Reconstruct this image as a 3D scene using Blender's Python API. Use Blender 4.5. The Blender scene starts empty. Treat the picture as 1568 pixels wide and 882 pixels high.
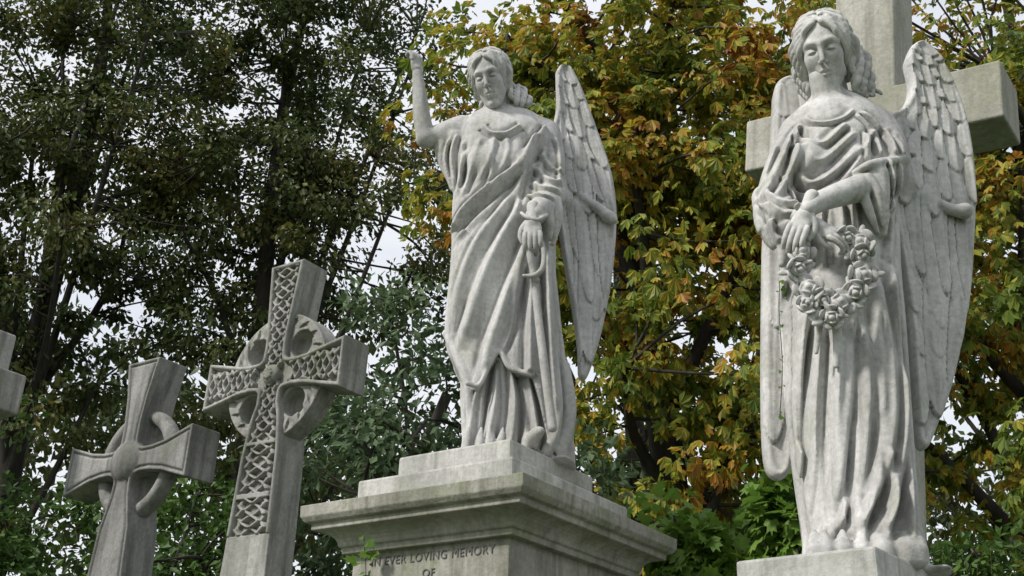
import bpy, math, time
import numpy as np
from mathutils import Matrix, Vector
T0=time.time()
rng=np.random.default_rng(11)
f32=np.float32
scene=bpy.context.scene
# ------------------------------------------------------------------ survey
TH=math.radians(25); ROLL=math.radians(2); F=1700.0; CAMZ=1.5
def ray(px,py):
    u=px-784.0; v=441.0-py
    c,s=math.cos(ROLL),math.sin(ROLL)
    u2=u*c-v*s; v2=u*s+v*c
    return np.array([u2, F*math.cos(TH)-v2*math.sin(TH), F*math.sin(TH)+v2*math.cos(TH)])
def at(px,py,Y):
    d=ray(px,py); t=Y/d[1]
    return np.array([d[0]*t, Y, CAMZ+d[2]*t])
# ------------------------------------------------------------------ utils
def cr(pts,n):
    P=np.asarray(pts,float)
    if len(P)==2:
        t=np.linspace(0,1,n)[:,None]; return P[0]*(1-t)+P[1]*t
    Q=np.vstack([2*P[0]-P[1],P,2*P[-1]-P[-2]])
    out=[]; m=len(P)-1
    for t in np.linspace(0,m-1e-6,n):
        i=int(t); f=t-i
        p0,p1,p2,p3=Q[i],Q[i+1],Q[i+2],Q[i+3]
        out.append(.5*((2*p1)+(-p0+p2)*f+(2*p0-5*p1+4*p2-p3)*f*f+(-p0+3*p1-3*p2+p3)*f**3))
    return np.array(out)
def make_mesh(name,V,Fc,mat=None,smooth=True,loc=None):
    V=np.asarray(V,dtype=np.float32); Fc=np.asarray(Fc,dtype=np.int32)
    if loc is not None: V=V-np.asarray(loc,dtype=np.float32)
    me=bpy.data.meshes.new(name); k=Fc.shape[1]
    me.vertices.add(len(V)); me.vertices.foreach_set('co',V.ravel())
    me.loops.add(Fc.size); me.loops.foreach_set('vertex_index',Fc.ravel())
    me.polygons.add(len(Fc)); me.polygons.foreach_set('loop_start',np.arange(0,Fc.size,k,dtype=np.int32))
    try: me.polygons.foreach_set('loop_total',np.full(len(Fc),k,dtype=np.int32))
    except Exception: pass
    me.update(calc_edges=True)
    me.polygons.foreach_set('use_smooth',np.full(len(Fc),smooth))
    me.validate()
    ob=bpy.data.objects.new(name,me); scene.collection.objects.link(ob)
    if loc is not None: ob.location=loc
    if mat: me.materials.append(mat)
    return ob
def empty(name,loc=(0,0,0)):
    e=bpy.data.objects.new(name,None); e.location=loc; e.empty_display_size=.2
    scene.collection.objects.link(e); return e
def parent(ch,p):
    ch.parent=p; ch.matrix_parent_inverse=Matrix.Translation(p.location).inverted()
# ------------------------------------------------------------------ volume sculpting
class Vol:
    def __init__(s,lo,hi,h):
        s.lo=np.array(lo,float); s.h=h
        n=np.ceil((np.array(hi)-s.lo)/h).astype(int)+1
        s.n=n; s.ax=[(s.lo[i]+h*np.arange(n[i])).astype(f32) for i in range(3)]
        s.D=np.full(tuple(n),1.0,f32)
    def sl(s,lo,hi):
        a=np.clip(np.floor((np.array(lo)-s.lo)/s.h).astype(int),0,s.n-1)
        b=np.clip(np.ceil((np.array(hi)-s.lo)/s.h).astype(int)+1,1,s.n)
        return tuple(slice(int(a[i]),int(max(b[i],a[i]+1))) for i in range(3))
    def grid(s,sl):
        return s.ax[0][sl[0]][:,None,None],s.ax[1][sl[1]][None,:,None],s.ax[2][sl[2]][None,None,:]
    def comb(s,sl,d,k,op='u'):
        D=s.D[sl]
        if op=='u':
            h=np.clip(.5+.5*(D-d)/k,0,1); s.D[sl]=D+(d-D)*h-k*h*(1-h)
        else:
            h=np.clip(.5-.5*(D+d)/k,0,1); s.D[sl]=D+(-d-D)*h+k*h*(1-h)
    def relief(s,H,y0,y1):
        # surface relief for everything in front of y1 (full strength in front of y0)
        m=np.clip((y1-s.ax[1])/(y1-y0),0,1).astype(f32)
        s.D-=H[:,None,:]*m[None,:,None]
    def tube(s,pts,rad,k=.015,n=12,op='u',wave=0,wf=3,ph=0):
        P=np.array(pts,float); R=np.array(rad,float)
        if len(R)!=len(P): R=np.interp(np.linspace(0,1,len(P)),np.linspace(0,1,len(R)),R)
        Q=cr(np.hstack([P,R[:,None]]),n); 
        if wave:
            t=np.linspace(0,1,n)
            Q[:,0]+=wave*np.sin(t*wf*6.283+ph); Q[:,1]+=wave*np.cos(t*wf*6.283+ph)*.7
        Rr=np.maximum(Q[:,3],.002); Q=Q[:,:3]
        pad=Rr.max()+k+.012
        sl=s.sl(Q.min(0)-pad,Q.max(0)+pad); X,Y,Z=s.grid(sl); best=None
        for i in range(len(Q)-1):
            a=Q[i]; b=Q[i+1]-a; L=float(b@b)+1e-12
            x,y,z=X-f32(a[0]),Y-f32(a[1]),Z-f32(a[2])
            t=np.clip((x*f32(b[0])+y*f32(b[1])+z*f32(b[2]))/f32(L),0,1)
            d=np.sqrt((x-t*f32(b[0]))**2+(y-t*f32(b[1]))**2+(z-t*f32(b[2]))**2)-(f32(Rr[i])+f32(Rr[i+1]-Rr[i])*t)
            best=d if best is None else np.minimum(best,d)
        s.comb(sl,best,k,op)
    def ell(s,c,r,k=.01,op='u',rot=None):
        c=np.array(c,float); r=np.array(r,float); m=r.max()+k+.012
        sl=s.sl(c-m,c+m); X,Y,Z=s.grid(sl)
        x,y,z=X-f32(c[0]),Y-f32(c[1]),Z-f32(c[2])
        if rot is not None:
            R=np.array(rot).T.astype(f32)
            x,y,z=[R[i,0]*x+R[i,1]*y+R[i,2]*z for i in range(3)]
        a,b,g=x/f32(r[0]),y/f32(r[1]),z/f32(r[2])
        k0=np.sqrt(a*a+b*b+g*g+1e-5); k1=np.sqrt((a/f32(r[0]))**2+(b/f32(r[1]))**2+(g/f32(r[2]))**2)+1e-5
        s.comb(sl,np.clip(k0*(k0-1)/k1,-.2,.6),k,op)
    def loft(s,keys,H=None,k=.015,fold=0,nf=13,zcut=None,bottom=None,frontcut=None):
        K=np.array(sorted(keys,key=lambda q:q[0])); K=cr(K,90)
        if bottom is not None: K=np.vstack([[bottom,*K[0][1:]],K])
        o=np.argsort(K[:,0]); K=K[o]
        pad=.06
        lo=[(K[:,1]-K[:,3]).min()-pad,(K[:,2]-K[:,4]).min()-pad,K[0,0]-.03]
        hi=[(K[:,1]+K[:,3]).max()+pad,(K[:,2]+K[:,4]).max()+pad,K[-1,0]+.03]
        sl=s.sl(lo,hi); X,Y,Z=s.grid(sl); zz=s.ax[2][sl[2]]
        I=lambda j:np.interp(zz,K[:,0],K[:,j]).astype(f32)[None,None,:]
        cx,cy,a,b=I(1),I(2),I(3),I(4)
        p=(X-cx)/a; q=(Y-cy)/b
        k0=np.sqrt(p*p+q*q+1e-4); k1=np.sqrt((p/a)**2+(q/b)**2)+1e-5
        d=np.clip(k0*(k0-1)/k1,-.12,.5)
        if fold:
            t=((K[-1,0]-zz)/(K[-1,0]-K[0,0])).astype(f32)[None,None,:]
            an=np.arctan2(q,p)
            d=d-f32(fold)*(.25+.9*t)*np.sin(nf*an+1.7*np.sin(zz*4).astype(f32)[None,None,:])*np.clip(q*1.2+.45,.08,1)
        if H is not None:
            h=H[sl[0],sl[2]][:,None,:]
            d=d-h*np.clip(-q*1.4+.35,0,1)
        d=np.maximum(np.maximum(d,f32(K[0,0])-Z),Z-f32(K[-1,0]))
        if zcut is not None:
            d=np.maximum(d,zcut[sl[0]][:,None,None].astype(f32)-Z)
        s.comb(sl,d,k)
    def mesh(s):
        D=s.D; S=D<0
        nx,ny,nz=D.shape
        c=np.zeros((nx-1,ny-1,nz-1),np.uint8)
        for i in (0,1):
            for j in (0,1):
                for k in (0,1):
                    c+=S[i:nx-1+i,j:ny-1+j,k:nz-1+k]
        act=(c>0)&(c<8); I,J,K=np.nonzero(act)
        idx=np.full(act.shape,-1,np.int32); idx[act]=np.arange(len(I),dtype=np.int32)
        acc=np.zeros((len(I),3)); cnt=np.zeros(len(I))
        C=[(i,j,k) for i in (0,1) for j in (0,1) for k in (0,1)]
        for a in C:
            for ax in range(3):
                if a[ax]==0:
                    b=list(a); b[ax]=1
                    d1=D[I+a[0],J+a[1],K+a[2]]; d2=D[I+b[0],J+b[1],K+b[2]]
                    m=(d1<0)!=(d2<0)
                    t=np.zeros(len(I)); t[m]=d1[m]/(d1[m]-d2[m])
                    for q in range(3): acc[:,q]+=np.where(m,a[q]+t*(b[q]-a[q]),0)
                    cnt+=m
        V=(np.stack([I,J,K],1)+acc/cnt[:,None])*s.h+s.lo
        Fs=[]
        for ax in range(3):
            A=np.moveaxis(S,[ax,(ax+1)%3,(ax+2)%3],[0,1,2]); Q=np.moveaxis(idx,[ax,(ax+1)%3,(ax+2)%3],[0,1,2])
            s0=A[:-1,1:-1,1:-1]; s1=A[1:,1:-1,1:-1]
            a,b,c2=np.nonzero(s0!=s1)
            q=np.stack([Q[a,b,c2],Q[a,b+1,c2],Q[a,b+1,c2+1],Q[a,b,c2+1]],1)
            fl=~s0[a,b,c2]; q[fl]=q[fl][:,::-1]; Fs.append(q)
        Fq=np.vstack(Fs); Fq=Fq[(Fq>=0).all(1)]
        return V,Fq
def merge(parts):
    Vs=[];Fs=[];o=0
    for V,Fq in parts:
        Vs.append(V);Fs.append(Fq+o);o+=len(V)
    return np.vstack(Vs),np.vstack(Fs)
def xform(part,M):
    V,Fq=part; M=np.array(M); return V@M[:3,:3].T+M[:3,3],Fq
def dist_poly(xs,zs,Q):
    GX=xs[:,None].astype(float);GZ=zs[None,:].astype(float)
    best=np.full((len(xs),len(zs)),1e9);sg=np.zeros_like(best);tt=np.zeros_like(best);n=len(Q)-1
    for i in range(n):
        a=Q[i];b=Q[i+1]-a;L=b@b+1e-12
        x=GX-a[0];z=GZ-a[1];t=np.clip((x*b[0]+z*b[1])/L,0,1)
        d=(x-t*b[0])**2+(z-t*b[1])**2;m=d<best
        best=np.where(m,d,best);sg=np.where(m,np.sign(b[0]*z-b[1]*x),sg);tt=np.where(m,(i+t)/n,tt)
    return np.sqrt(best),sg,tt
def stroke(V,H,pts,w,amp,skew=1.0,e0=.12,e1=.12,g=.5,n=22):
    Q=cr(np.array(pts,float),n)
    m=5*w*max(skew,1/skew)
    i0,i1=np.searchsorted(V.ax[0],[Q[:,0].min()-m,Q[:,0].max()+m]);k0,k1=np.searchsorted(V.ax[2],[Q[:,1].min()-m,Q[:,1].max()+m])
    if i1<=i0 or k1<=k0:return
    d,sg,t=dist_poly(V.ax[0][i0:i1],V.ax[2][k0:k1],Q)
    we=np.where(sg>0,w*skew,w/skew)
    env=np.clip(t/max(e0,1e-3),0,1)*np.clip((1-t)/max(e1,1e-3),0,1)
    h=np.exp(-(d/we)**2)-g*np.exp(-((d-2.0*we)/(we*.9))**2)
    H[i0:i1,k0:k1]+=(amp*h*env).astype(f32)
def poly_sdf(xs,zs,Q):
    Qc=np.vstack([Q,Q[:1]])
    d,_,_=dist_poly(xs,zs,Qc)
    GX=xs[:,None].astype(float);GZ=zs[None,:].astype(float);ins=np.zeros(d.shape,bool)
    for i in range(len(Q)):
        a,b=Qc[i],Qc[i+1]
        if a[1]==b[1]:continue
        ins^=((a[1]>GZ)!=(b[1]>GZ))&(GX<(b[0]-a[0])*(GZ-a[1])/(b[1]-a[1])+a[0])
    return np.where(ins,-d,d)
def smax(a,b,k):
    h=np.clip(.5-.5*(b-a)/k,0,1); return b+(a-b)*h+k*h*(1-h)
def wing(V,poly_px,Yc,rows,outer=+1,tilt=.15,thick=.022,amp=.016,k=.01,edge=True,slope=.10):
    P=np.array([at(px,py,Yc)[[0,2]] for px,py in poly_px])
    Pc=cr(np.vstack([P,P[:1]]),len(P)*4)[:-1]
    lo=Pc.min(0)-.03;hi=Pc.max(0)+.03
    i0,i1=np.searchsorted(V.ax[0],[lo[0],hi[0]]);k0,k1=np.searchsorted(V.ax[2],[lo[1],hi[1]])
    xs=V.ax[0][i0:i1];zs=V.ax[2][k0:k1]
    sd=poly_sdf(xs,zs,Pc); ins=sd<0
    zmin,zmax=Pc[:,1].min(),Pc[:,1].max();HH=zmax-zmin
    def span(z):
        kk=int(np.clip(np.searchsorted(zs,z),0,len(zs)-1)); c=np.nonzero(ins[:,kk])[0]
        if len(c)==0:return None
        return xs[c[0]],xs[c[-1]]
    Hh=np.zeros(sd.shape);GX=xs[:,None];GZ=zs[None,:]
    for ri,(t,Lf,n,hm) in enumerate(rows):
        z=zmin+t*HH;L=Lf*HH;s0=span(z);s1=span(max(z-L*.9,zmin+.02))
        if s0 is None or s1 is None:continue
        order=range(n) if outer>0 else range(n-1,-1,-1)
        for i in order:
            j1,j2,j3=[math.sin(12.9*i+7.1*ri+q)*.5 for q in (0,2.1,4.4)]
            fr=(i+.5+.35*j1)/n
            x0=s0[0]+(s0[1]-s0[0])*fr;x1=s1[0]+(s1[1]-s1[0])*np.clip(fr+.12*j3,0.02,.98)
            zz=z+.03*j2+(.5*L*.22 if i%2 else -.5*L*.22)+slope*(fr-.5)*outer*(s0[1]-s0[0])*2.5;LL=L*(1+.35*j3)
            d=np.array([x1-x0,-L]);d/=np.linalg.norm(d)
            W=max((s0[1]-s0[0]),(s1[1]-s1[0]))/n*(.72+.2*j2)+.004
            p=((GX-x0)*d[0]+(GZ-zz)*d[1])/LL;q=((GX-x0)*d[1]-(GZ-zz)*d[0])/W+.25*j1*np.clip(p,0,1)**2
            wp=np.sqrt(np.clip(1-np.clip((p-.5)/.5,0,1)**2,0,1))
            m=(p>-.05)&(p<1)&(np.abs(q)<wp)
            val=hm*amp*(.3+(.6+.35*j1)*np.clip(p,0,1))*(1-.95*q*q)+.003*np.exp(-(q/.12)**2)
            Hh=np.where(m,val,Hh)
    if edge:
        Hh+=.5*amp*np.exp(-((sd+.012)/.010)**2)
    sl=(slice(i0,i1),slice(*np.searchsorted(V.ax[1],[Yc-.14,Yc+.16])),slice(k0,k1))
    X,Y,Z=V.grid(sl)
    ys=Yc+tilt*(X-f32(xs.mean()))*outer*1.0
    yy=Y-ys.astype(f32)
    body=np.abs(yy)-f32(thick)-np.where(yy<0,Hh[:,None,:],.5*Hh[:,None,:]).astype(f32)
    d=smax(sd[:,None,:].astype(f32),body,f32(.022))
    V.comb(sl,d.astype(f32),k)
# ------------------------------------------------------------------ materials
def nmat(name):
    m=bpy.data.materials.new(name);m.use_nodes=True;nt=m.node_tree
    return m,nt,nt.nodes['Principled BSDF']
def ramp(nt,src,stops):
    r=nt.nodes.new('ShaderNodeValToRGB');e=r.color_ramp.elements
    while len(e)<len(stops):e.new(.5)
    for i,(p,c) in enumerate(stops):
        e[i].position=p;e[i].color=(*c,1) if len(c)==3 else c
    nt.links.new(src,r.inputs[0]);return r.outputs[0]
def noise(nt,co,scale,det=6,rough=.6,vec=None):
    n=nt.nodes.new('ShaderNodeTexNoise');n.inputs['Scale'].default_value=scale;n.inputs['Detail'].default_value=det;n.inputs['Roughness'].default_value=rough
    if vec:
        mp=nt.nodes.new('ShaderNodeMapping');mp.inputs['Scale'].default_value=vec;nt.links.new(co,mp.inputs['Vector']);co=mp.outputs[0]
    nt.links.new(co,n.inputs['Vector']);return n.outputs['Fac']
def mix(nt,f,a,b,mode='MIX'):
    m=nt.nodes.new('ShaderNodeMix');m.data_type='RGBA';m.blend_type=mode
    for s,v in ((m.inputs[0],f),(m.inputs[6],a),(m.inputs[7],b)):
        if hasattr(v,'is_linked') or hasattr(v,'links'):nt.links.new(v,s)
        elif isinstance(v,(int,float)):s.default_value=v
        else:s.default_value=(*v,1)
    return m.outputs[2]
def stone(name,base,dark,moss,mossamt=.5,grime_shade=.6,bump=.25,pt=True,streak=.5,spots=.6):
    m,nt,b=nmat(name);tc=nt.nodes.new('ShaderNodeTexCoord').outputs['Object']
    n1=noise(nt,tc,4.5,5,.65);c=mix(nt,ramp(nt,n1,[(.38,(0,0,0)),(.64,(1,1,1))]),base,tuple(x*.76 for x in base))
    n2=noise(nt,tc,1.7,6,.68,(1.6,1.6,.45))
    c=mix(nt,ramp(nt,n2,[(.46,(0,0,0)),(.66,(streak,)*3)]),c,dark)
    n6=noise(nt,tc,3,5,.65,(7,7,.5))
    c=mix(nt,ramp(nt,n6,[(.49,(0,0,0)),(.68,(streak*.9,)*3)]),c,dark)
    n3=noise(nt,tc,5,6,.7)
    c=mix(nt,ramp(nt,n3,[(.5,(0,0,0)),(.7,(mossamt,)*3)]),c,moss)
    n4=noise(nt,tc,60,3,.7)
    c=mix(nt,1.0,c,ramp(nt,n4,[(.3,(.80,.80,.80)),(.7,(1.08,1.08,1.08))]),'MULTIPLY')
    n5=noise(nt,tc,20,5,.75)
    c=mix(nt,ramp(nt,n5,[(.56,(0,0,0)),(.70,(spots,)*3)]),c,dark)
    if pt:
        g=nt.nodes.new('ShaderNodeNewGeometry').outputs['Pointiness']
        c=mix(nt,ramp(nt,g,[(.42,(grime_shade,)*3),(.497,(0,0,0))]),c,tuple(x*.45 for x in dark))  # darkens hollows: grime plus painted shade that deepens folds and carving
    nt.links.new(c,b.inputs['Base Color']);b.inputs['Roughness'].default_value=.9
    b.inputs['Specular IOR Level'].default_value=.2
    bp=nt.nodes.new('ShaderNodeBump');bp.inputs['Strength'].default_value=bump;bp.inputs['Distance'].default_value=.01
    nt.links.new(noise(nt,tc,45,4,.8),bp.inputs['Height']);nt.links.new(bp.outputs[0],b.inputs['Normal'])
    return m
def leafmat(name,stops,nscale=.7,trans=.35,nstops=None):
    m,nt,b=nmat(name)
    g=nt.nodes.new('ShaderNodeNewGeometry');tc=nt.nodes.new('ShaderNodeTexCoord').outputs['Object']
    n=noise(nt,tc,nscale,2,.6)
    a=nt.nodes.new('ShaderNodeMath');a.operation='MULTIPLY_ADD';a.inputs[1].default_value=.45;nt.links.new(g.outputs['Random Per Island'],a.inputs[0])
    s=nt.nodes.new('ShaderNodeMath');s.operation='MULTIPLY_ADD';s.inputs[1].default_value=1.9;s.inputs[2].default_value=-.67;nt.links.new(n,s.inputs[0])
    nt.links.new(s.outputs[0],a.inputs[2])
    c=ramp(nt,a.outputs[0],stops)
    nt.links.new(c,b.inputs['Base Color']);b.inputs['Roughness'].default_value=.5;b.inputs['Specular IOR Level'].default_value=.3
    t=nt.nodes.new('ShaderNodeBsdfTranslucent');nt.links.new(c,t.inputs['Color'])
    mx=nt.nodes.new('ShaderNodeMixShader');mx.inputs[0].default_value=trans
    nt.links.new(b.outputs[0],mx.inputs[1]);nt.links.new(t.outputs[0],mx.inputs[2])
    nt.links.new(mx.outputs[0],nt.nodes['Material Output'].inputs['Surface']);return m
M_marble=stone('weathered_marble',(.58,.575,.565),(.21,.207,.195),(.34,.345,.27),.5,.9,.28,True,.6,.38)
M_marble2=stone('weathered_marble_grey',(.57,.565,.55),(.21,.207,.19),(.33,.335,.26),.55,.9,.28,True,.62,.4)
M_ped=stone('pedestal_stone',(.42,.41,.365),(.155,.155,.12),(.20,.24,.13),.75,.4,.4,False,.85,.5)
M_ped2=stone('pedestal_stone_pale',(.52,.515,.49),(.20,.20,.18),(.31,.33,.24),.55,.4,.35,False,.68,.42)
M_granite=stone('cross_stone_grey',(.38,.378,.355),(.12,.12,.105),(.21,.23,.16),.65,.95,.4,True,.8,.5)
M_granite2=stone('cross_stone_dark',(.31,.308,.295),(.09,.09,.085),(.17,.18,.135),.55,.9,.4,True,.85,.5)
M_cross=stone('cross_stone_buff',(.44,.43,.38),(.21,.21,.17),(.27,.28,.18),.6,.3,.4,False,.7,.45)
M_letter,_nt,_b=nmat('lead_lettering');_b.inputs['Base Color'].default_value=(.09,.09,.085,1);_b.inputs['Roughness'].default_value=.7
M_bark,nt,b=nmat('bark');tc=nt.nodes.new('ShaderNodeTexCoord').outputs['Object']
nt.links.new(ramp(nt,noise(nt,tc,5,4,.7,(3,3,.6)),[(.3,(.016,.014,.011)),(.7,(.045,.038,.03))]),b.inputs['Base Color']);b.inputs['Roughness'].default_value=.95
M_chest=leafmat('chestnut_leaves',[(.0,(.07,.115,.018)),(.28,(.12,.18,.025)),(.46,(.22,.26,.035)),(.61,(.41,.36,.045)),(.79,(.43,.21,.03)),(1.,(.20,.08,.02))],.75,.42)
M_oak=leafmat('dark_leaves',[(.0,(.03,.052,.014)),(.5,(.065,.092,.024)),(.8,(.12,.13,.03)),(1.,(.16,.13,.03))],.5,.35)
M_far=leafmat('far_leaves',[(.0,(.03,.05,.018)),(.6,(.06,.085,.025)),(1.,(.11,.11,.03))],.3,.3)
M_bush=leafmat('bush_leaves',[(.0,(.03,.065,.015)),(.5,(.06,.12,.025)),(1.,(.10,.17,.03))],.9,.3)
M_elder=leafmat('elder_leaves',[(.0,(.05,.085,.045)),(.5,(.085,.135,.065)),(1.,(.13,.18,.08))],.9,.3)
M_ivy=leafmat('creeper_leaves',[(.0,(.08,.16,.025)),(.5,(.13,.24,.035)),(1.,(.20,.31,.06))],2.5,.4)
# ------------------------------------------------------------------ head and hand
def face_new(V):
    V.ell((0,.018,.038),(.064,.088,.080))
    V.ell((0,-.012,.012),(.056,.072,.065),.02)
    V.ell((0,-.020,-.036),(.046,.060,.074),.02)
    V.tube([(-.038,-.034,-.062),(-.022,-.050,-.098),(0,-.058,-.108),(.022,-.050,-.098),(.038,-.034,-.062)],[.013,.0125,.0135,.0125,.013],.022,12)
    for s in(-1,1):
        V.ell((s*.030,-.050,-.022),(.020,.022,.024),.025)
    V.tube([(-.046,-.054,.020),(-.030,-.072,.028),(-.010,-.078,.024),(0,-.078,.020),(.010,-.078,.024),(.030,-.072,.028),(.046,-.054,.020)],[.006],.014,14)
    for s in(-1,1): V.ell((s*.0265,-.094,.006),(.020,.024,.0125),.012,'s')
    V.tube([(0,-.078,.022),(0,-.087,.000),(0,-.100,-.028)],[.006,.0062,.0076],.009,8)
    for s in(-1,1):
        V.ell((s*.0085,-.090,-.032),(.0055,.008,.005),.006)
        V.ell((s*.0265,-.0605,.0035),(.0150,.0168,.0120),.003)
        V.tube([(s*.0125,-.0715,.0005),(s*.020,-.0775,.0030),(s*.029,-.0785,.0025),(s*.041,-.068,-.002)],[.0022],.0015,10)
        V.tube([(s*.0135,-.0695,-.0055),(s*.027,-.0735,-.0095),(s*.040,-.0645,-.0055)],[.0018],.003,8)
    V.ell((0,-.066,-.058),(.020,.018,.018),.016)
    V.tube([(-.0170,-.0735,-.0605),(-.0065,-.0840,-.0545),(0,-.0840,-.0560),(.0065,-.0840,-.0545),(.0170,-.0735,-.0605)],[.0018,.0042,.0038,.0042,.0018],.003,14)
    V.tube([(-.013,-.0735,-.0660),(0,-.0830,-.0680),(.013,-.0735,-.0660)],[.0025,.0052,.0025],.003,8)
    V.tube([(-.0180,-.079,-.0618),(0,-.090,-.0610),(.0180,-.079,-.0618)],[.0015],.0015,10,'s')
    V.ell((0,-.066,-.100),(.013,.011,.011),.014)
    V.tube([(0,.02,-.06),(0,.03,-.17)],[.040,.045],.03,5)
def hair_new(V,style):
    c=np.array([0,.022,.036]);R=np.array([.073,.098,.086])
    V.ell((0,.032,.036),(.070,.087,.081),.006);V.ell((0,.062,-.03),(.062,.05,.080),.012)
    for s in(-1,1):
        for i in range(17):
            y0=-.064+.0100*i;pts=[]
            for j in range(9):
                ph=math.radians(3+112*j/8);yy=y0+.040*(j/8)**1.2
                kk=math.sqrt(max(.12,1-(yy/.104)**2));rr=1+.035*math.sin(i*2.4+s)+.02*math.sin(j*1.7+i)
                pts.append((s*(R[0]*rr*math.sin(ph)*kk+.002),c[1]+yy,c[2]+R[2]*rr*math.cos(ph)*kk))
            V.tube(pts,[.004,.0078,.0085,.007],.0012,26,wave=.0036,wf=3.0,ph=i*1.9+s)
        for q in range(6):
            o=.0068*q;w=.92 if style==0 else 1.14
            pts=[(s*.002,-.053+o,.090+.0045*q),(s*(.021+.5*o),-.061+o*.9,.080+.5*o),(s*(.041+.7*o),-.058+o,.055+.35*o),(s*(.0545*w**.5+.7*o),-.047+o,.022),(s*(.054*w+.8*o),-.028+o,-.022),(s*(.052*w+.7*o),-.004+o,-.060),(s*(.042*w+.6*o),.020+o*.6,-.095)]
            V.tube(pts,[.006,.0085,.0095,.010,.010,.0092,.0068],.0012,34,wave=.0042+.0006*q,wf=3.4,ph=q*1.5+s)
    if style==0:
        for a in range(8):
            x=.052+.006*a
            V.tube([(x,.005+.008*a,-.05),(x+.016,-.008+.007*a,-.088),(x+.026,-.012+.006*a,-.118),(x+.034,-.004+.006*a,-.140)],[.008,.010,.010,.004],.0015,30,wave=.007+.001*(a%3),wf=2.2+.2*(a%3),ph=a*1.6)
        for a in range(5):
            V.tube([(-.055,.005+.007*a,-.06),(-.062,-.004+.007*a,-.095),(-.052-.003*a,.0,-.13),(-.060+.003*a,.008,-.155)],[.007,.009,.009,.004],.0015,26,wave=.006,wf=2.4,ph=a*1.9)
    else:
        for a in range(8):
            x=.062+.005*a
            V.tube([(x,.0+.008*a,-.01),(x+.012,-.012+.008*a,-.065),(x+.008,-.020+.007*a,-.115),(x+.024,-.015+.006*a,-.155)],[.009,.011,.011,.005],.0015,32,wave=.0075+.001*(a%3),wf=2.3+.2*(a%3),ph=a*1.6)
        for a in range(7):
            x=-.062-.004*a
            V.tube([(x,.0+.008*a,.0),(x-.008,-.006+.008*a,-.050),(x+.004,-.002+.007*a,-.100),(x+.014,.002,-.142)],[.009,.010,.010,.004],.0015,30,wave=.0070,wf=2.5,ph=a*1.3)
def head_part(style):
    V=Vol((-.20,-.15,-.26),(.22,.17,.17),.0024)
    face_new(V);hair_new(V,style);return V.mesh()
def place(part,loc,yaw,pitch,roll,sc):
    M=Matrix.Translation(Vector(loc))@Matrix.Rotation(math.radians(yaw),4,'Z')@Matrix.Rotation(math.radians(pitch),4,'X')@Matrix.Rotation(math.radians(roll),4,'Y')@Matrix.Scale(sc,4)
    return xform(part,M)
def hand_part(curl=30,side=1,spread=.004,h=.0024):
    V=Vol((-.09,-.05,-.2),(.09,.11,.08),h)
    V.tube([(0,0,.06),(0,0,.0),(0,.0,-.02)],[.025,.021,.023],.01,6)
    V.ell((0,.004,-.05),(.034,.016,.048),.015)
    for i,(x,L) in enumerate([(-.0275,.066),(-.0092,.078),(.0092,.075),(.0275,.058)]):
        p=np.array([x,.0,-.07]);a=math.radians(curl*.5);pts=[p.copy()]
        sx=(x/.03)*spread
        q=np.array([x*1.05,.0,-.09]);pts.append(q.copy())
        for f,cc in((.45,1),(.3,1.1),(.25,.8)):
            q=q+L*f*np.array([sx*8*f,math.sin(a),-math.cos(a)]);pts.append(q.copy());a+=math.radians(curl)*cc
        V.tube(pts,[.0100,.0098,.009,.008,.0065],.003,14)
    s=side
    V.tube([(s*.020,.008,-.012),(s*.041,.014,-.038),(s*.047,.022,-.066),(s*.040,.03,-.09)],[.015,.012,.010,.0075],.006,12)
    return V.mesh()
def hand_place(part,wrist,df,back,sc=1.0):
    z=-Vector(df).normalized();y=-Vector(back);y=(y-z*y.dot(z)).normalized();x=y.cross(z)
    M=Matrix(((x[0]*sc,y[0]*sc,z[0]*sc,wrist[0]),(x[1]*sc,y[1]*sc,z[1]*sc,wrist[1]),(x[2]*sc,y[2]*sc,z[2]*sc,wrist[2]),(0,0,0,1)))
    return xform(part,M)
HV=.0042
# ------------------------------------------------------------------ ANGEL A (raised arm, anchor)
YA=3.67; ZA=2.54
P=lambda px,py,dy=0:at(px,py,YA+dy)
V=Vol((-.52,YA-.42,ZA-.02),(.52,YA+.40,ZA+1.75),HV)
H=np.zeros((V.n[0],V.n[2]),f32)
AM=.98
def S(pts,w,amp,skew=1.,dy=-.14,**k): stroke(V,H,[P(x,y,dy)[[0,2]] for x,y in pts],w*1.12,amp*AM,skew,**k)
S([(838,182),(815,215),(790,255),(745,288),(705,315),(690,335)],.014,.032,1.6,e0=.02,e1=.02)
S([(846,205),(808,262),(765,302),(718,338),(690,356)],.008,.010,1.5)
S([(800,275),(765,322),(725,372),(700,430),(686,495)],.012,.018,1.5)
S([(812,290),(780,342),(745,410),(722,470),(702,530)],.018,.028,1.5)
S([(815,345),(795,400),(770,470),(748,530),(735,585)],.018,.026,1.5)
S([(805,385),(793,450),(782,510),(768,545)],.009,.011,.8)
S([(814,395),(813,480),(812,575)],.014,.026,1.2,e1=.02)
S([(826,420),(828,500),(832,600)],.009,.010,.8)
S([(838,360),(841,450),(846,540),(856,650)],.015,.026,1.3)
S([(856,330),(862,450),(868,560),(874,660)],.011,.018,1.2)
S([(735,205),(722,250),(706,292)],.010,.016);S([(757,205),(752,238),(733,275)],.009,.014)
S([(775,207),(778,232),(768,262)],.008,.012);S([(716,215),(704,255),(700,285)],.009,.013)
S([(740,188),(752,201),(775,203),(798,188)],.008,.016,e0=.02,e1=.02)
S([(822,186),(812,230),(798,280),(790,330)],.010,.016,.7);S([(838,192),(832,240),(818,300)],.011,.018)
S([(744,228),(752,262),(742,290)],.007,.010)
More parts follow.
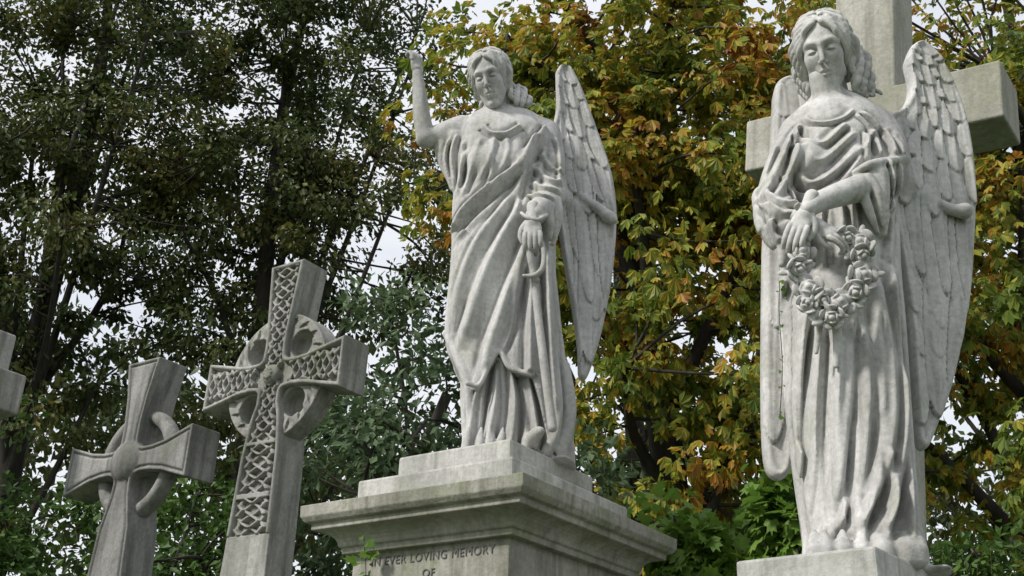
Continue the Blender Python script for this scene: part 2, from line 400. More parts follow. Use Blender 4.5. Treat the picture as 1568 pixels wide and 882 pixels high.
rowsA=[(170,742,804,.01,.055),(181,722,826,.01,.085),(192,706,840,.01,.10),(210,698,849,.0,.12),(240,695,850,0,.135),(290,693,850,0,.14),(330,692,849,0,.145),(400,690,850,0,.15),(460,685,855,0,.16),(510,682,860,0,.165),(560,690,866,0,.165),(610,701,870,0,.165),(650,707,875,0,.165),(690,708,880,0,.165)]
def keys(rows,Pf):
    out=[]
    for py,L,R,dy,b in rows:
        l=Pf(L,py,dy);r=Pf(R,py,dy);out.append((.5*(l[2]+r[2]),.5*(l[0]+r[0]),.5*(l[1]+r[1]),.5*(r[0]-l[0]),b))
    return out
kA=keys(rowsA,P)
hem=[(683,516),(700,548),(716,590),(734,592),(750,560),(764,540),(780,566),(800,573),(815,577),(826,610),(838,668),(860,700)]
hx=np.array([P(x,y,-.15)[[0,2]] for x,y in hem]);zc=np.interp(V.ax[0],hx[:,0],hx[:,1])
V.loft(kA,H,.01,fold=.010,nf=15,zcut=zc,bottom=ZA)
# under robe
H2=np.zeros_like(H)
for (xt,xm,xb,w_,a_,sk) in [(742,724,716,.014,.026,1.3),(752,738,733,.008,.012,.8),(762,756,748,.015,.030,1.2),(768,770,766,.007,.010,1),(776,786,785,.015,.028,.8),(790,800,804,.009,.014,1.2),(802,812,822,.013,.026,.9),(812,826,838,.008,.014,1)]:
    stroke(V,H2,[P(xt,545,-.12)[[0,2]],P(xm+2,610,-.12)[[0,2]],P(xb,668,-.12)[[0,2]],P(xb-4,690,-.12)[[0,2]]],w_,a_,sk,e0=.02,e1=.01)
rU=[(500,700,850,.01,.11),(560,706,856,.01,.12),(610,706,862,.01,.13),(650,708,868,.01,.14),(676,708,874,.01,.15),(690,706,878,.01,.155)]
V.loft(keys(rU,P),H2,.004,fold=.012,nf=17,bottom=ZA)
V.tube([P(x,y-3,-.155) for i,(x,y) in enumerate(hem[2:9])],[.009],.008,26)
V.tube([P(683,512,-.03),P(700,548,-.08),P(716,590,-.10),P(720,640,-.09),P(722,680,-.08)],[.012,.016,.016,.014,.016],.01,14)
V.tube([P(866,560,-.05),P(874,620,-.07),P(868,665,-.09),P(856,690,-.1)],[.016,.020,.022,.026],.02,12)
V.tube([P(852,560,-.09),P(856,620,-.11),P(850,665,-.13),P(838,690,-.13)],[.010,.014,.016,.02],.012,12)
V.tube([P(812,676,-.14),P(822,664,-.19),P(828,660,-.22)],[.026,.022,.014],.01,8)
for x_ in (716,735,752,768,786,806): V.tube([P(x_+2,655,-.125),P(x_,672,-.145),P(x_-2,688,-.15)],[.004,.014,.016],.012,6)
V.ell(P(742,250,-.10),(.065,.05,.06),.04);V.ell(P(790,250,-.10),(.06,.05,.06),.04)
V.tube([P(755,150,-.06),P(762,175,-.03),P(770,195,.0)],[.041,.043,.06],.02,8)
# raised arm and sleeve
V.tube([P(712,206,0),P(684,208,-.01),P(652,213,-.03)],[.055,.042,.034],.02,10)
V.tube([P(652,213,-.03),P(646,180,-.04),P(643,150,-.05),P(639,112,-.06)],[.036,.034,.029,.0195],.012,12)
V.tube([P(708,198,.0),P(690,205,-.01),P(675,210,-.01)],[.055,.055,.048],.012,8)
V.tube([P(678,208,-.01),P(684,245,-.01),P(694,288,-.02)],[.045,.036,.014],.012,10)
V.tube([P(696,210,-.04),P(700,245,-.05),P(702,285,-.04)],[.03,.03,.014],.012,10)
# lowered arm in cloak
V.tube([P(836,205,.0),P(844,250,-.03),P(844,298,-.08)],[.057,.058,.054],.03,10)
V.tube([P(842,296,-.09),P(832,312,-.15),P(820,330,-.19)],[.052,.044,.036],.02,8)
V.tube([P(845,300,-.12),P(850,330,-.12),P(846,372,-.10)],[.03,.03,.012],.012,8)
V.tube([P(835,312,-.16),P(842,340,-.15),P(842,366,-.13)],[.02,.018,.008],.01,8)
V.tube([P(798,326,-.2),P(806,332,-.225),P(822,337,-.23),P(838,330,-.2)],[.006,.008,.008,.006],.012,10)
H3=np.zeros_like(H)
for pts,w_,a_ in [([(826,235),(846,262),(866,266)],.009,.010),([(818,258),(840,284),(864,286)],.010,.012),([(812,282),(832,302),(860,304)],.009,.012),([(806,305),(826,318),(850,322)],.007,.009),([(850,205),(858,240),(856,290)],.009,.012),
  ([(700,200),(690,235),(696,280)],.007,.012),([(686,205),(680,235),(690,272)],.006,.010),([(708,212),(705,250),(703,285)],.008,.014)]:
    stroke(V,H3,[P(x,y,-.09)[[0,2]] for x,y in pts],w_,a_,1.2)
V.relief(H3,YA-.04,YA+.03)
# anchor fragment : ring, hook, shank
V.tube([P(806,362,-.21),P(812,395,-.21),P(817,420,-.2),P(826,500,-.2),P(836,580,-.2),P(846,655,-.2)],[.012,.012,.013,.014,.015,.016],.006,20)
V.tube([P(830,372,-.22),P(833,392,-.225),P(830,412,-.225),P(818,422,-.225),P(802,422,-.225)],[.009,.009,.010,.010,.006],.004,14)
V.ell(P(820,429,-.21),(.016,.014,.012),.006)
# wings
rw=[(.60,.60,4,1.0),(.70,.46,5,1.1),(.78,.24,5,1.15),(.84,.16,5,1.2),(.89,.12,4,1.1),(.935,.09,4,1.0),(.98,.07,3,.8)]
polyA=[(850,120),(857,108),(872,107),(887,130),(904,172),(924,222),(939,268),(945,320),(943,375),(935,440),(922,505),(906,560),(895,582),(885,576),(884,540),(876,480),(862,400),(845,300),(838,230),(850,180)]
wing(V,polyA,YA+.16,rw,outer=1,tilt=.25,amp=.017)
V.ell(P(932,332,.13),(.03,.03,.022),.012);V.tube([P(890,300,.13),P(915,318,.12),P(938,336,.12)],[.012,.02,.02],.01,8)
V.tube([P(835,260,.1),P(855,300,.12),P(880,320,.14)],[.05,.04,.02],.03,8)
V.tube([P(760,215,.14),P(772,300,.2),P(778,420,.24),P(790,560,.22)],[.04,.05,.045,.015],.02,12)
for a in range(9):
    V.ell((-.15+.042*a+.0,YA+.02*math.sin(a*2),ZA+.0),(.05,.15,.018+.006*math.sin(a*3)),.012)
partsA=[V.mesh()]
partsA.append(place(head_part(0),P(752,121,-.09),-16,31,-9,.99))
partsA.append(hand_place(hand_part(52,-1),P(639,112,-.06),(-.12,-.1,1),(.75,-.7,0),.80))
partsA.append(hand_place(hand_part(34,-1),P(816,335,-.21),(.0,-.22,-1),(-.1,-1,.1),.95))
Va,Fa=merge(partsA)
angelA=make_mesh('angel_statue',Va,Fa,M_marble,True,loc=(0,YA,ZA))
del V
# ------------------------------------------------------------------ ANGEL B (wreath)
YB=3.0; ZB=2.085
P=lambda px,py,dy=0:at(px,py,YB+dy)
V=Vol((.45,YB-.42,ZB-.02),(1.62,YB+.36,ZB+1.95),HV)
H=np.zeros((V.n[0],V.n[2]),f32)
for pts,w,a,sk in [
 ([(1222,182),(1242,208),(1264,216),(1300,186)],.009,.020,1.3),([(1212,195),(1238,232),(1262,243),(1314,200)],.010,.022,1.4),
 ([(1208,215),(1232,262),(1264,271),(1326,222)],.010,.022,1.4),([(1206,240),(1220,290),(1226,300)],.009,.016,1),
 ([(1340,195),(1318,240),(1290,280)],.009,.018,1),([(1202,225),(1196,270),(1200,300)],.008,.014,1),
 ([(1262,300),(1258,350),(1262,410)],.008,.014,1),([(1285,300),(1290,350),(1286,410)],.009,.016,1),([(1308,310),(1312,360),(1308,430)],.008,.014,1),([(1240,300),(1238,340),(1244,380)],.008,.012,1),
 ([(1283,495),(1281,600),(1277,720),(1270,838)],.015,.034,1.3),([(1258,480),(1253,600),(1258,720),(1256,835)],.012,.026,1.2),
 ([(1238,455),(1230,560),(1238,700),(1242,835)],.014,.028,1.3),([(1303,480),(1302,600),(1294,720),(1290,815)],.012,.024,.8),
 ([(1345,410),(1360,520),(1366,640),(1345,740),(1302,820)],.017,.032,.7),([(1370,390),(1378,520),(1384,640),(1372,750),(1340,825)],.015,.032,.75),
 ([(1322,500),(1328,600),(1322,700),(1300,790)],.014,.020,.8),([(1212,390),(1204,480),(1212,570),(1224,680)],.012,.024,1.2),
 ([(1388,560),(1394,680),(1394,780),(1388,840)],.013,.028,1),([(1340,470),(1346,560),(1348,640)],.009,.011,1),
 ([(1222,560),(1228,680),(1238,800)],.008,.012,1),([(1310,640),(1306,730),(1290,800)],.008,.012,1),
 ([(1270,500),(1266,640),(1264,800)],.007,.011,1),([(1360,690),(1362,760),(1350,835)],.010,.020,1),([(1330,760),(1322,800),(1312,838)],.009,.016,1),
 ([(1375,270),(1372,330),(1365,400)],.011,.018,1)]:
    stroke(V,H,[P(x,y,-.15)[[0,2]] for x,y in pts],w,a,sk,e0=.08,e1=.06)
rowsB=[(152,1244,1312,.0,.06),(166,1228,1334,.0,.085),(180,1213,1352,.0,.105),(200,1203,1365,.0,.125),(230,1200,1372,0,.14),(290,1202,1374,0,.145),(350,1199,1374,0,.15),(420,1197,1376,0,.155),(500,1198,1383,0,.16),(600,1206,1389,0,.165),(700,1218,1395,0,.17),(790,1232,1401,0,.18),(830,1237,1408,0,.19),(850,1236,1413,0,.195)]
V.loft(keys(rowsB,P),H,.01,fold=.011,nf=17,bottom=ZB)
V.ell(P(1335,600,-.10),(.07,.07,.16),.05);V.ell(P(1238,245,-.10),(.06,.05,.06),.04);V.ell(P(1310,245,-.10),(.065,.05,.06),.04)
V.tube([P(1262,120,-.07),P(1268,150,-.04),P(1275,175,.0)],[.047,.050,.068],.02,8)
for x,w in((1246,.02),(1262,.022),(1290,.024),(1318,.02),(1350,.03),(1385,.03),(1404,.025)):
    V.tube([P(x,815,-.165),P(x+1,838,-.19),P(x+2,856,-.19)],[.008,w,w],.015,6)
# sleeve + arm on the viewer's left
V.tube([P(1218,204,0),P(1199,250,-.03),P(1185,303,-.08)],[.050,.053,.056],.03,10)
V.tube([P(1185,303,-.09),P(1194,325,-.14),P(1212,338,-.17)],[.055,.052,.042],.02,8)
V.tube([P(1170,305,-.08),P(1173,345,-.09),P(1184,374,-.1)],[.036,.032,.012],.014,8)
V.tube([P(1200,345,-.14),P(1204,375,-.13),P(1198,404,-.12)],[.036,.028,.012],.014,8)
V.tube([P(1163,312,-.13),P(1180,324,-.17),P(1206,322,-.2),P(1220,310,-.2)],[.006,.009,.009,.006],.008,10)
# sleeve + arm on the viewer's right
V.tube([P(1345,196,0),P(1357,235,-.05),P(1347,280,-.12)],[.058,.064,.054],.03,10)
V.tube([P(1352,278,-.12),P(1310,290,-.2),P(1262,306,-.235),P(1234,322,-.255)],[.046,.040,.031,.024],.015,12)
V.tube([P(1308,264,-.2),P(1332,252,-.215),P(1360,247,-.18),P(1384,244,-.1)],[.008,.013,.013,.012],.008,10)
V.tube([P(1352,215,-.05),P(1366,230,-.09),P(1376,243,-.10)],[.04,.04,.03],.02,8)
V.tube([P(1340,272,-.17),P(1345,315,-.17),P(1352,358,-.15)],[.045,.036,.012],.014,10)
V.tube([P(1318,285,-.21),P(1330,320,-.20),P(1344,356,-.18)],[.014,.014,.006],.008,10)
V.tube([P(1330,270,-.215),P(1345,300,-.21),P(1352,345,-.18)],[.010,.013,.006],.008,10)
V.tube([P(1214,345,-.15),P(1230,345,-.20),P(1250,345,-.235)],[.03,.026,.022],.012,6)
H3=np.zeros_like(H)
for pts,w_,a_ in [([(1214,200),(1196,240),(1178,280),(1166,305)],.010,.016),([(1224,215),(1212,255),(1194,292),(1180,312)],.009,.016),([(1196,205),(1180,245),(1168,285)],.008,.012),
  ([(1164,300),(1186,326),(1212,334)],.009,.014),([(1166,318),(1186,346),(1208,350)],.008,.012),([(1172,345),(1180,365),(1190,378)],.007,.010),([(1196,260),(1210,295),(1218,318)],.007,.009),
  ([(1352,195),(1362,220),(1368,244)],.009,.016),([(1336,198),(1340,225),(1344,248)],.009,.016),([(1322,205),(1322,232),(1322,256)],.008,.014),([(1366,205),(1378,225),(1382,240)],.007,.010),
  ([(1350,262),(1360,300),(1358,345)],.008,.012),([(1376,255),(1376,290),(1366,330)],.009,.012),
  ([(1234,170),(1246,184),(1268,190),(1292,184),(1308,168)],.006,.012),([(1230,178),(1216,196),(1204,226)],.007,.012),([(1226,186),(1222,206),(1214,236)],.006,.010),([(1318,172),(1338,188),(1352,205)],.007,.012),([(1308,178),(1326,196),(1334,216)],.006,.010)]:
    stroke(V,H3,[P(x,y,-.12)[[0,2]] for x,y in pts],w_,a_,1.3)
V.relief(H3,YB-.03,YB+.03)
V.tube([P(1258,470,-.2),P(1254,500,-.19),P(1250,540,-.18)],[.012,.012,.006],.006,8)
V.tube([P(1276,475,-.2),P(1282,510,-.19),P(1280,560,-.18)],[.014,.013,.008],.006,8)
rb=[(.62,.60,5,1.0),(.74,.46,6,1.1),(.79,.22,6,1.15),(.83,.15,6,1.2),(.87,.12,6,1.2),(.905,.09,5,1.1),(.94,.08,5,1.0),(.97,.06,4,.9),(.995,.05,3,.8)]
polyB=[(1383,98),(1394,74),(1414,67),(1440,88),(1464,128),(1483,178),(1493,240),(1496,310),(1492,385),(1483,455),(1468,530),(1450,600),(1430,655),(1414,690),(1400,692),(1392,668),(1388,620),(1386,560),(1378,480),(1366,400),(1350,300),(1345,200),(1375,175),(1390,140)]
wing(V,polyB,YB+.14,rb,outer=1,tilt=.22,thick=.026,amp=.018)
V.ell(P(1476,322,.09),(.028,.028,.022),.01);V.tube([P(1420,300,.12),P(1450,318,.1),P(1478,326,.09)],[.010,.018,.02],.01,8)
V.tube([P(1365,240,.08),P(1385,290,.1),P(1420,300,.12)],[.05,.04,.02],.03,8)
polyC=[(1183,150),(1190,128),(1214,125),(1240,160),(1256,300),(1240,450),(1228,600),(1214,700),(1203,730),(1182,728),(1171,695),(1168,600),(1168,450),(1170,350),(1178,250),(1181,200)]
wing(V,polyC,YB+.13,[(.6,.58,3,1.),(.7,.4,3,1.2),(.8,.25,3,1.2),(.9,.14,3,1.),(.98,.08,2,.9)],outer=-1,tilt=.2,thick=.026,amp=.016)
for a in range(9): V.ell((.80+.04*a,YB+.02*math.sin(a*2),ZB),(.05,.17,.02+.008*math.sin(a*3)),.012)
partsB=[V.mesh()]
del V
W=Vol(P(1190,515,-.36),P(1360,330,-.10),.0025)
roses=[(1228,384),(1224,412),(1238,440),(1260,459),(1286,462),(1310,448),(1323,421),(1322,392),(1316,370),(1298,364),(1236,464),(1274,486)]
W.tube([P(x,y,-.225) for x,y in roses[:10]],[.017],.004,30)
for i,(x,y) in enumerate(roses):
    c=P(x,y,-.245);sc=[1.15,1.0,1.2,.95,1.3,1.,1.25,1.0,1.2,1.0,.85,.95][i]*1.12
    tl=np.array([math.sin(i*2.2)*.4,-1,math.cos(i*3.1)*.35-.25]);tl/=np.linalg.norm(tl)
    u_=np.cross(tl,[0,0,1]);u_/=np.linalg.norm(u_);w_=np.cross(u_,tl)
    W.ell(c-tl*.012,(.020*sc,.016*sc,.020*sc),.002)
    W.ell(c+tl*.006,(.0075*sc,.0075*sc,.0075*sc),.0008)
    for ring_,(rad_,pr,dep,np_) in enumerate([(.0125,.0078,.001,4),(.025,.0125,-.008,5)]):
        for j in range(np_):
            an=j*6.283/np_+i+ring_*.6
            e=u_*math.cos(an)+w_*math.sin(an)
            cc=c+tl*dep*sc+e*rad_*sc
            n_=e*.8-tl*.6*(1 if ring_ else .2);n_/=np.linalg.norm(n_)
            t_=np.cross(e,tl);b_=np.cross(n_,t_)
            R_=np.stack([t_,n_,b_],1)
            W.ell(cc,(pr*1.25*sc,pr*.42*sc,pr*1.0*sc),.0008,rot=R_)
    for q in(-1,1):
        an=i*1.9+q*1.4;cc=c+np.array([math.cos(an)*.036*sc,.014,math.sin(an)*.036*sc])
        e=np.array([math.cos(an),0,math.sin(an)]);R_=np.stack([e,[0,1,0],np.cross(e,[0,1,0])],1)
        W.ell(cc,(.018,.005,.009),.0015,rot=R_)
partsB.append(W.mesh())
partsB.append(place(head_part(1),P(1262,80,-.08),-25,32,-2,1.11))
partsB.append(hand_place(hand_part(24,1,0),P(1234,322,-.255),(-.42,-.05,-.9),(-.35,-1,.1),.86))
partsB.append(hand_place(hand_part(42,-1,0),P(1246,343,-.235),(.8,-.12,-.5),(.0,-1,.35),.84))
Vb,Fb=merge(partsB)
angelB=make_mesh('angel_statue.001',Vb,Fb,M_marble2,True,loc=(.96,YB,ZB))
# ------------------------------------------------------------------ pedestals
def stack(name,cx,cy,ang,hx,hy,prof,mat,bev=.006):
    c,s=math.cos(math.radians(ang)),math.sin(math.radians(ang));Vv=[];Ff=[]
    for o,z in prof:
        for sx,sy in((-1,-1),(1,-1),(1,1),(-1,1)):
            x=sx*(hx+o);y=sy*(hy+o);Vv.append((x*c+y*s,-x*s+y*c,z))
    n=len(prof)
    for i in range(n-1):
        for j in range(4):
            Ff.append((4*i+j,4*i+(j+1)%4,4*i+4+(j+1)%4,4*i+4+j))
    Ff.append((3,2,1,0));Ff.append((4*n-4,4*n-3,4*n-2,4*n-1))
    ob=make_mesh(name,np.array(Vv),np.array(Ff),mat,False);ob.location=(cx,cy,0)
    md=ob.modifiers.new('bevel','BEVEL');md.width=bev;md.segments=2;md.limit_method='ANGLE';md.angle_limit=math.radians(25)
    return ob
pa=empty('inscribed_pedestal',(-.027,3.673,0))
AX=-.027;AYc=3.673;ANG=35
def cav(o0,z0,o1,z1,n=6):
    return [(o0+(o1-o0)*(1-math.cos(math.pi/2*i/n)),z0+(z1-z0)*math.sin(math.pi/2*i/n)) for i in range(n+1)]
parts=[stack('plinth_upper',AX,AYc,ANG,.225,.255,[(0,2.448),(0,2.54)],M_ped2,.009),
 stack('plinth_lower',AX,AYc,ANG,.305,.355,[(0,2.351),(0,2.446)],M_ped2,.009),
 stack('cornice',AX,AYc,ANG,.315,.365,[(0,2.205),(.012,2.205),(.012,2.222),(.02,2.226)]+cav(.022,2.228,.078,2.272)+[(.085,2.274),(.085,2.292),(.10,2.296),(.112,2.312),(.114,2.349)],M_ped,.003),
 stack('shaft',AX,AYc,ANG,.30,.35,[(0,.62),(0,2.215)],M_ped,.006),
 stack('base',AX,AYc,ANG,.36,.41,[(.25,-.1),(.25,.22),(.12,.222),(.12,.42),(.05,.424),(.05,.5)]+cav(.045,.5,-.05,.6)+[(-.055,.61)],M_ped,.006)]
for p_ in parts:parent(p_,pa)
e1=np.array([math.cos(math.radians(ANG)),-math.sin(math.radians(ANG))]);e2=np.array([-e1[1],e1[0]])
def text(s,a_c,width,z,size,name):
    cu=bpy.data.curves.new(name,'FONT');cu.body=s;cu.size=size;cu.align_x='CENTER';cu.extrude=.0012;cu.space_character=1.12
    ob=bpy.data.objects.new(name,cu);scene.collection.objects.link(ob)
    K=np.array([AX,AYc])+.30*e1-.352*e2-a_c*e1
    R=Matrix(((e1[0],0,-e2[0]),(e1[1],0,-e2[1]),(0,1,0)))
    bpy.context.view_layer.update()
    sc=width/max(ob.dimensions[0],1e-4)
    ob.matrix_world=Matrix.Translation((K[0],K[1],z))@R.to_4x4()@Matrix.Diagonal((sc,sc*1.0,1,1))
    cu.materials.append(M_letter);parent(ob,pa)
text('IN EVER LOVING MEMORY',.285,.47,2.163,.04,'inscription_line_1')
text('OF',.29,.046,2.113,.04,'inscription_line_2')
text('ELIZABETH ANN',.29,.36,2.04,.04,'inscription_line_3')
pb=empty('statue_pedestal',(.948,2.99,0))
for p_ in [stack('top_block',.948,2.99,40,.185,.33,[(0,1.93),(0,2.085)],M_ped2,.008),
 stack('cap',.948,2.99,40,.185,.33,[(.02,1.80),(.07,1.84),(.07,1.928)],M_ped2,.006),
 stack('die',.948,2.99,40,.185,.33,[(0,.5),(0,1.81)],M_ped,.006),
 stack('steps',.948,2.99,40,.185,.33,[(.3,-.1),(.3,.2),(.16,.202),(.16,.4),(.06,.402),(.06,.52)],M_ped,.006)]:parent(p_,pb)
# ------------------------------------------------------------------ plain crosses
def poly_cross(name,cx,cy,zc,ang,hs,up,hwv,hwh,t,mat,zbot,lean=0):
    pts=[(-hwv,zbot),(hwv,zbot),(hwv,-hwh),(hs,-hwh),(hs,hwh),(hwv,hwh),(hwv,up),(-hwv,up),(-hwv,hwh),(-hs,hwh),(-hs,-hwh),(-hwv,-hwh)]
    n=12;me=bpy.data.meshes.new(name)
    vs=[(x,-t/2,z) for x,z in pts]+[(x,t/2,z) for x,z in pts]
    fs=[tuple(range(n)),tuple(range(2*n-1,n-1,-1))]+[(i+n,(i+1)%n+n,(i+1)%n,i) for i in range(n)]
    me.from_pydata(vs,[],fs);me.materials.append(mat);me.update()
    ob=bpy.data.objects.new(name,me);scene.collection.objects.link(ob)
    ob.location=(cx,cy,zc);ob.rotation_euler=(0,math.radians(lean),-math.radians(ang))
    md=ob.modifiers.new('bevel','BEVEL');md.width=.012;md.segments=3
    return ob
def step_base(name,par,cx,cy,ang,hx,hy,mat,top):
    ob=stack(name,cx,cy,ang,hx,hy,[(.3,-.1),(.3,.2),(.17,.203),(.17,.42),(.06,.423),(.03,top)],mat);parent(ob,par)
c0=at(1322,176,4.2)
bc=empty('stone_cross',(c0[0],c0[1],0))
k_=poly_cross('cross_body',c0[0]+.10,c0[1]+.14,c0[2],37,.59,.85,.14,.14,.28,M_cross,.9-c0[2],5.5);parent(k_,bc)
step_base('cross_base',bc,c0[0]-.18,c0[1]+.14,37,.2,.25,M_cross,.95)
c1=at(-36,612,4.9)
bc=empty('stone_cross.001',(c1[0],c1[1],0))
k_=poly_cross('cross_body',c1[0],c1[1],c1[2],35,.25,.33,.085,.095,.15,M_granite,.7-c1[2]);parent(k_,bc)
step_base('cross_base',bc,c1[0],c1[1],35,.15,.15,M_granite,.75)
# ------------------------------------------------------------------ celtic crosses
def celtic(name,px,py,Y,ang,style,mat,lean):
    c=at(px,py,Y);g=empty(name,(c[0],c[1],0))
    zb=-.98
    V=Vol((-.47,-.13,zb-.02),(.47,.11,.56),.0032 if style==0 else .004)
    x=V.ax[0][:,None].astype(float);z=V.ax[2][None,:].astype(float);ax_=np.abs(x);az=np.abs(z);r=np.sqrt(x*x+z*z)
    if style==0:
        hs,up,t=.405,.525,.075
        hh=np.interp(ax_,[0,.08,.13,.2,.3,hs],[.085,.066,.062,.068,.09,.112])
        hv=np.interp(z,[-1,-.35,-.2,-.13,-.08,0,.08,.13,.2,.35,up],[.135,.108,.088,.066,.066,.08,.066,.062,.066,.082,.10])
        tr=.052
    else:
        hs,up,t=.41,.47,.08
        hh=np.interp(ax_,[0,.1,.16,.25,hs],[.08,.055,.055,.068,.115])
        hv=np.interp(z,[-1,-.3,-.16,-.1,0,.1,.16,.3,up],[.15,.10,.062,.055,.07,.055,.055,.072,.11])
        tr=.034
    ri,ro=(.20,.295) if style==0 else (.185,.25)
    A=np.maximum(ax_-hs,(az-hh)*.95);B=np.maximum(np.maximum(z-up,zb-z),(ax_-hv)*.97)
    k=.02;h=np.clip(.5+.5*(B-A)/k,0,1);cr2=B+(A-B)*h-k*h*(1-h)
    if style==0:
        hole=np.sqrt((ax_-.130)**2+(az-.130)**2)-.063
        disc=r-.285
        ring=smax(disc,-hole,.006)
    else:
        ring=np.abs(r-(ri+ro)/2)-(ro-ri)/2
    Hh=np.zeros_like(cr2)
    rim=np.exp(-((cr2+.009)/.007)**4)
    if style==0:
        pan=np.clip((-cr2-.018)/.003,0,1)
        def kn(u,w,per,am):
            # four-strand plait: strands bounce between the panel edges, over and under
            o=np.zeros(np.broadcast(u,w).shape)
            for j in range(4):
                ph=u/per+j*.25
                tri=1-4*np.abs((ph-np.floor(ph))-.5)      # triangle wave -1..1
                tri=np.sin(tri*1.45)/np.sin(1.45)
                sl_=4*am/per
                d=np.abs(w-am*tri)/np.sqrt(1+sl_*sl_)
                ov=.62+.38*(np.sign(np.sin(ph*6.283*4+j*3.1416))>0)
                o=np.maximum(o,ov*np.exp(-(d/.0075)**6))
            return o
        kv=kn(z,x+0*z,.20,np.interp(z,[-1,-.3,-.15,.15,.5],[.084,.068,.036,.036,.062]))
        kh=kn(x,z+0*x,.17,.054)
        kk=np.where((ax_>az)&(ax_>.1),kh,kv)
        kk=np.where((np.abs(z+.52)<.012)|(np.abs(z+.30)<.008),1,kk)
        Hh=.006*rim+pan*(-.020+.027*kk)
        Hh=np.where(z<-.68,.0,Hh)
        Hr=np.where((cr2>0),.007*np.sign(np.sin(np.arctan2(z,x)*22+r*60))*np.clip(1-np.abs(r-.252)/.03,0,1),0)
    else:
        Hh=-.010*np.exp(-((cr2+.018)/.005)**2)
        Hr=np.zeros_like(Hh)
    sl=V.sl(V.lo,V.lo+V.n*V.h);X,Yg,Z=V.grid(sl)
    d=smax(cr2[:,None,:].astype(f32),(np.abs(Yg)-f32(t)-(Hh[:,None,:]*(Yg<0)).astype(f32)),f32(.006))
    V.comb(sl,d.astype(f32),.002)
    if style==0:
        dr=smax(ring[:,None,:].astype(f32),(np.abs(Yg)-f32(tr)-(Hr[:,None,:]*(Yg<0)).astype(f32)),f32(.006))
        V.comb(sl,dr.astype(f32),.003)
        V.ell((0,-t,0),(.045,.028,.045),.006)
        for j in range(8): V.ell((.02*math.cos(j*.785),-t-.022,.02*math.sin(j*.785)),(.008,.008,.008),.003)
    else:
        dr=np.sqrt((ring+(ro-ri)/2)[:,None,:]**2*1.0+ (Yg*.8)**2)-(ro-ri)/2
        V.comb(sl,dr.astype(f32),.006)
        V.ell((0,-t+.025,0),(.098,.065,.098),.006)
    part=V.mesh()
    ob=make_mesh('cross_head_and_shaft',part[0],part[1],mat,True)
    ob.location=c;ob.rotation_euler=(0,math.radians(lean),-math.radians(ang));parent(ob,g)
    z0=c[2]+zb+.01
    s=stack('lower_shaft',c[0]-math.sin(math.radians(lean))*.98*math.cos(math.radians(ang)),c[1],ang,.138,t,[(.05,.5),(-.002,z0)],mat);parent(s,g)
    step_base('cross_base',g,c[0],c[1],ang,.22,.16,mat,.55)
    return g
celtic('celtic_cross',435,582,4.5,35,0,M_granite,1.5)
celtic('celtic_cross.001',214,713,4.8,35,1,M_granite2,.5)
# ------------------------------------------------------------------ foliage
def norm(a): return a/(np.linalg.norm(a,axis=1,keepdims=True)+1e-9)
def leaves(name,pos,dr,nr,size,shape,mat,loc):
    side=norm(np.cross(dr,nr));nn=norm(np.cross(side,dr));sh=np.array(shape,float)
    V_=pos[:,None,:]+size[:,None,None]*(sh[None,:,0:1]*side[:,None,:]+sh[None,:,1:2]*dr[:,None,:]+sh[None,:,2:3]*nn[:,None,:])
    k=len(sh);Fq=np.arange(len(pos)*k).reshape(-1,k)
    return make_mesh(name,V_.reshape(-1,3),Fq,mat,False,loc)
KITE=[(0,0,0),(-.27,.62,.05),(0,1,-.05),(.27,.62,.05)]
MAPLE=[(0,0,0),(-.35,-.1,.02),(-.55,.3,.0),(-.3,.45,.04),(-.35,.85,0),(-.1,.75,.03),(0,1.1,-.05),(.1,.75,.03),(.35,.85,0),(.3,.45,.04),(.55,.3,.0),(.35,-.1,.02)]
def tubes_mesh(name,paths,mat,loc,sides=6):
    Vv=[];Ff=[];o=0
    for P_,R_ in paths:
        n=len(P_);tg=np.gradient(P_,axis=0);tg=norm(tg)
        ref=np.array([1,.3,.1]);u=norm(np.cross(tg,ref));w=np.cross(tg,u)
        a=np.arange(sides)*2*math.pi/sides
        rg=P_[:,None,:]+R_[:,None,None]*(np.cos(a)[None,:,None]*u[:,None,:]+np.sin(a)[None,:,None]*w[:,None,:])
        Vv.append(rg.reshape(-1,3))
        i=np.arange(n-1)[:,None]*sides;j=np.arange(sides)[None,:]
        q=np.stack([i+j,i+(j+1)%sides,i+sides+(j+1)%sides,i+sides+j],2).reshape(-1,4)+o
        Ff.append(q);o+=n*sides
    return make_mesh(name,np.vstack(Vv),np.vstack(Ff),mat,True,loc)
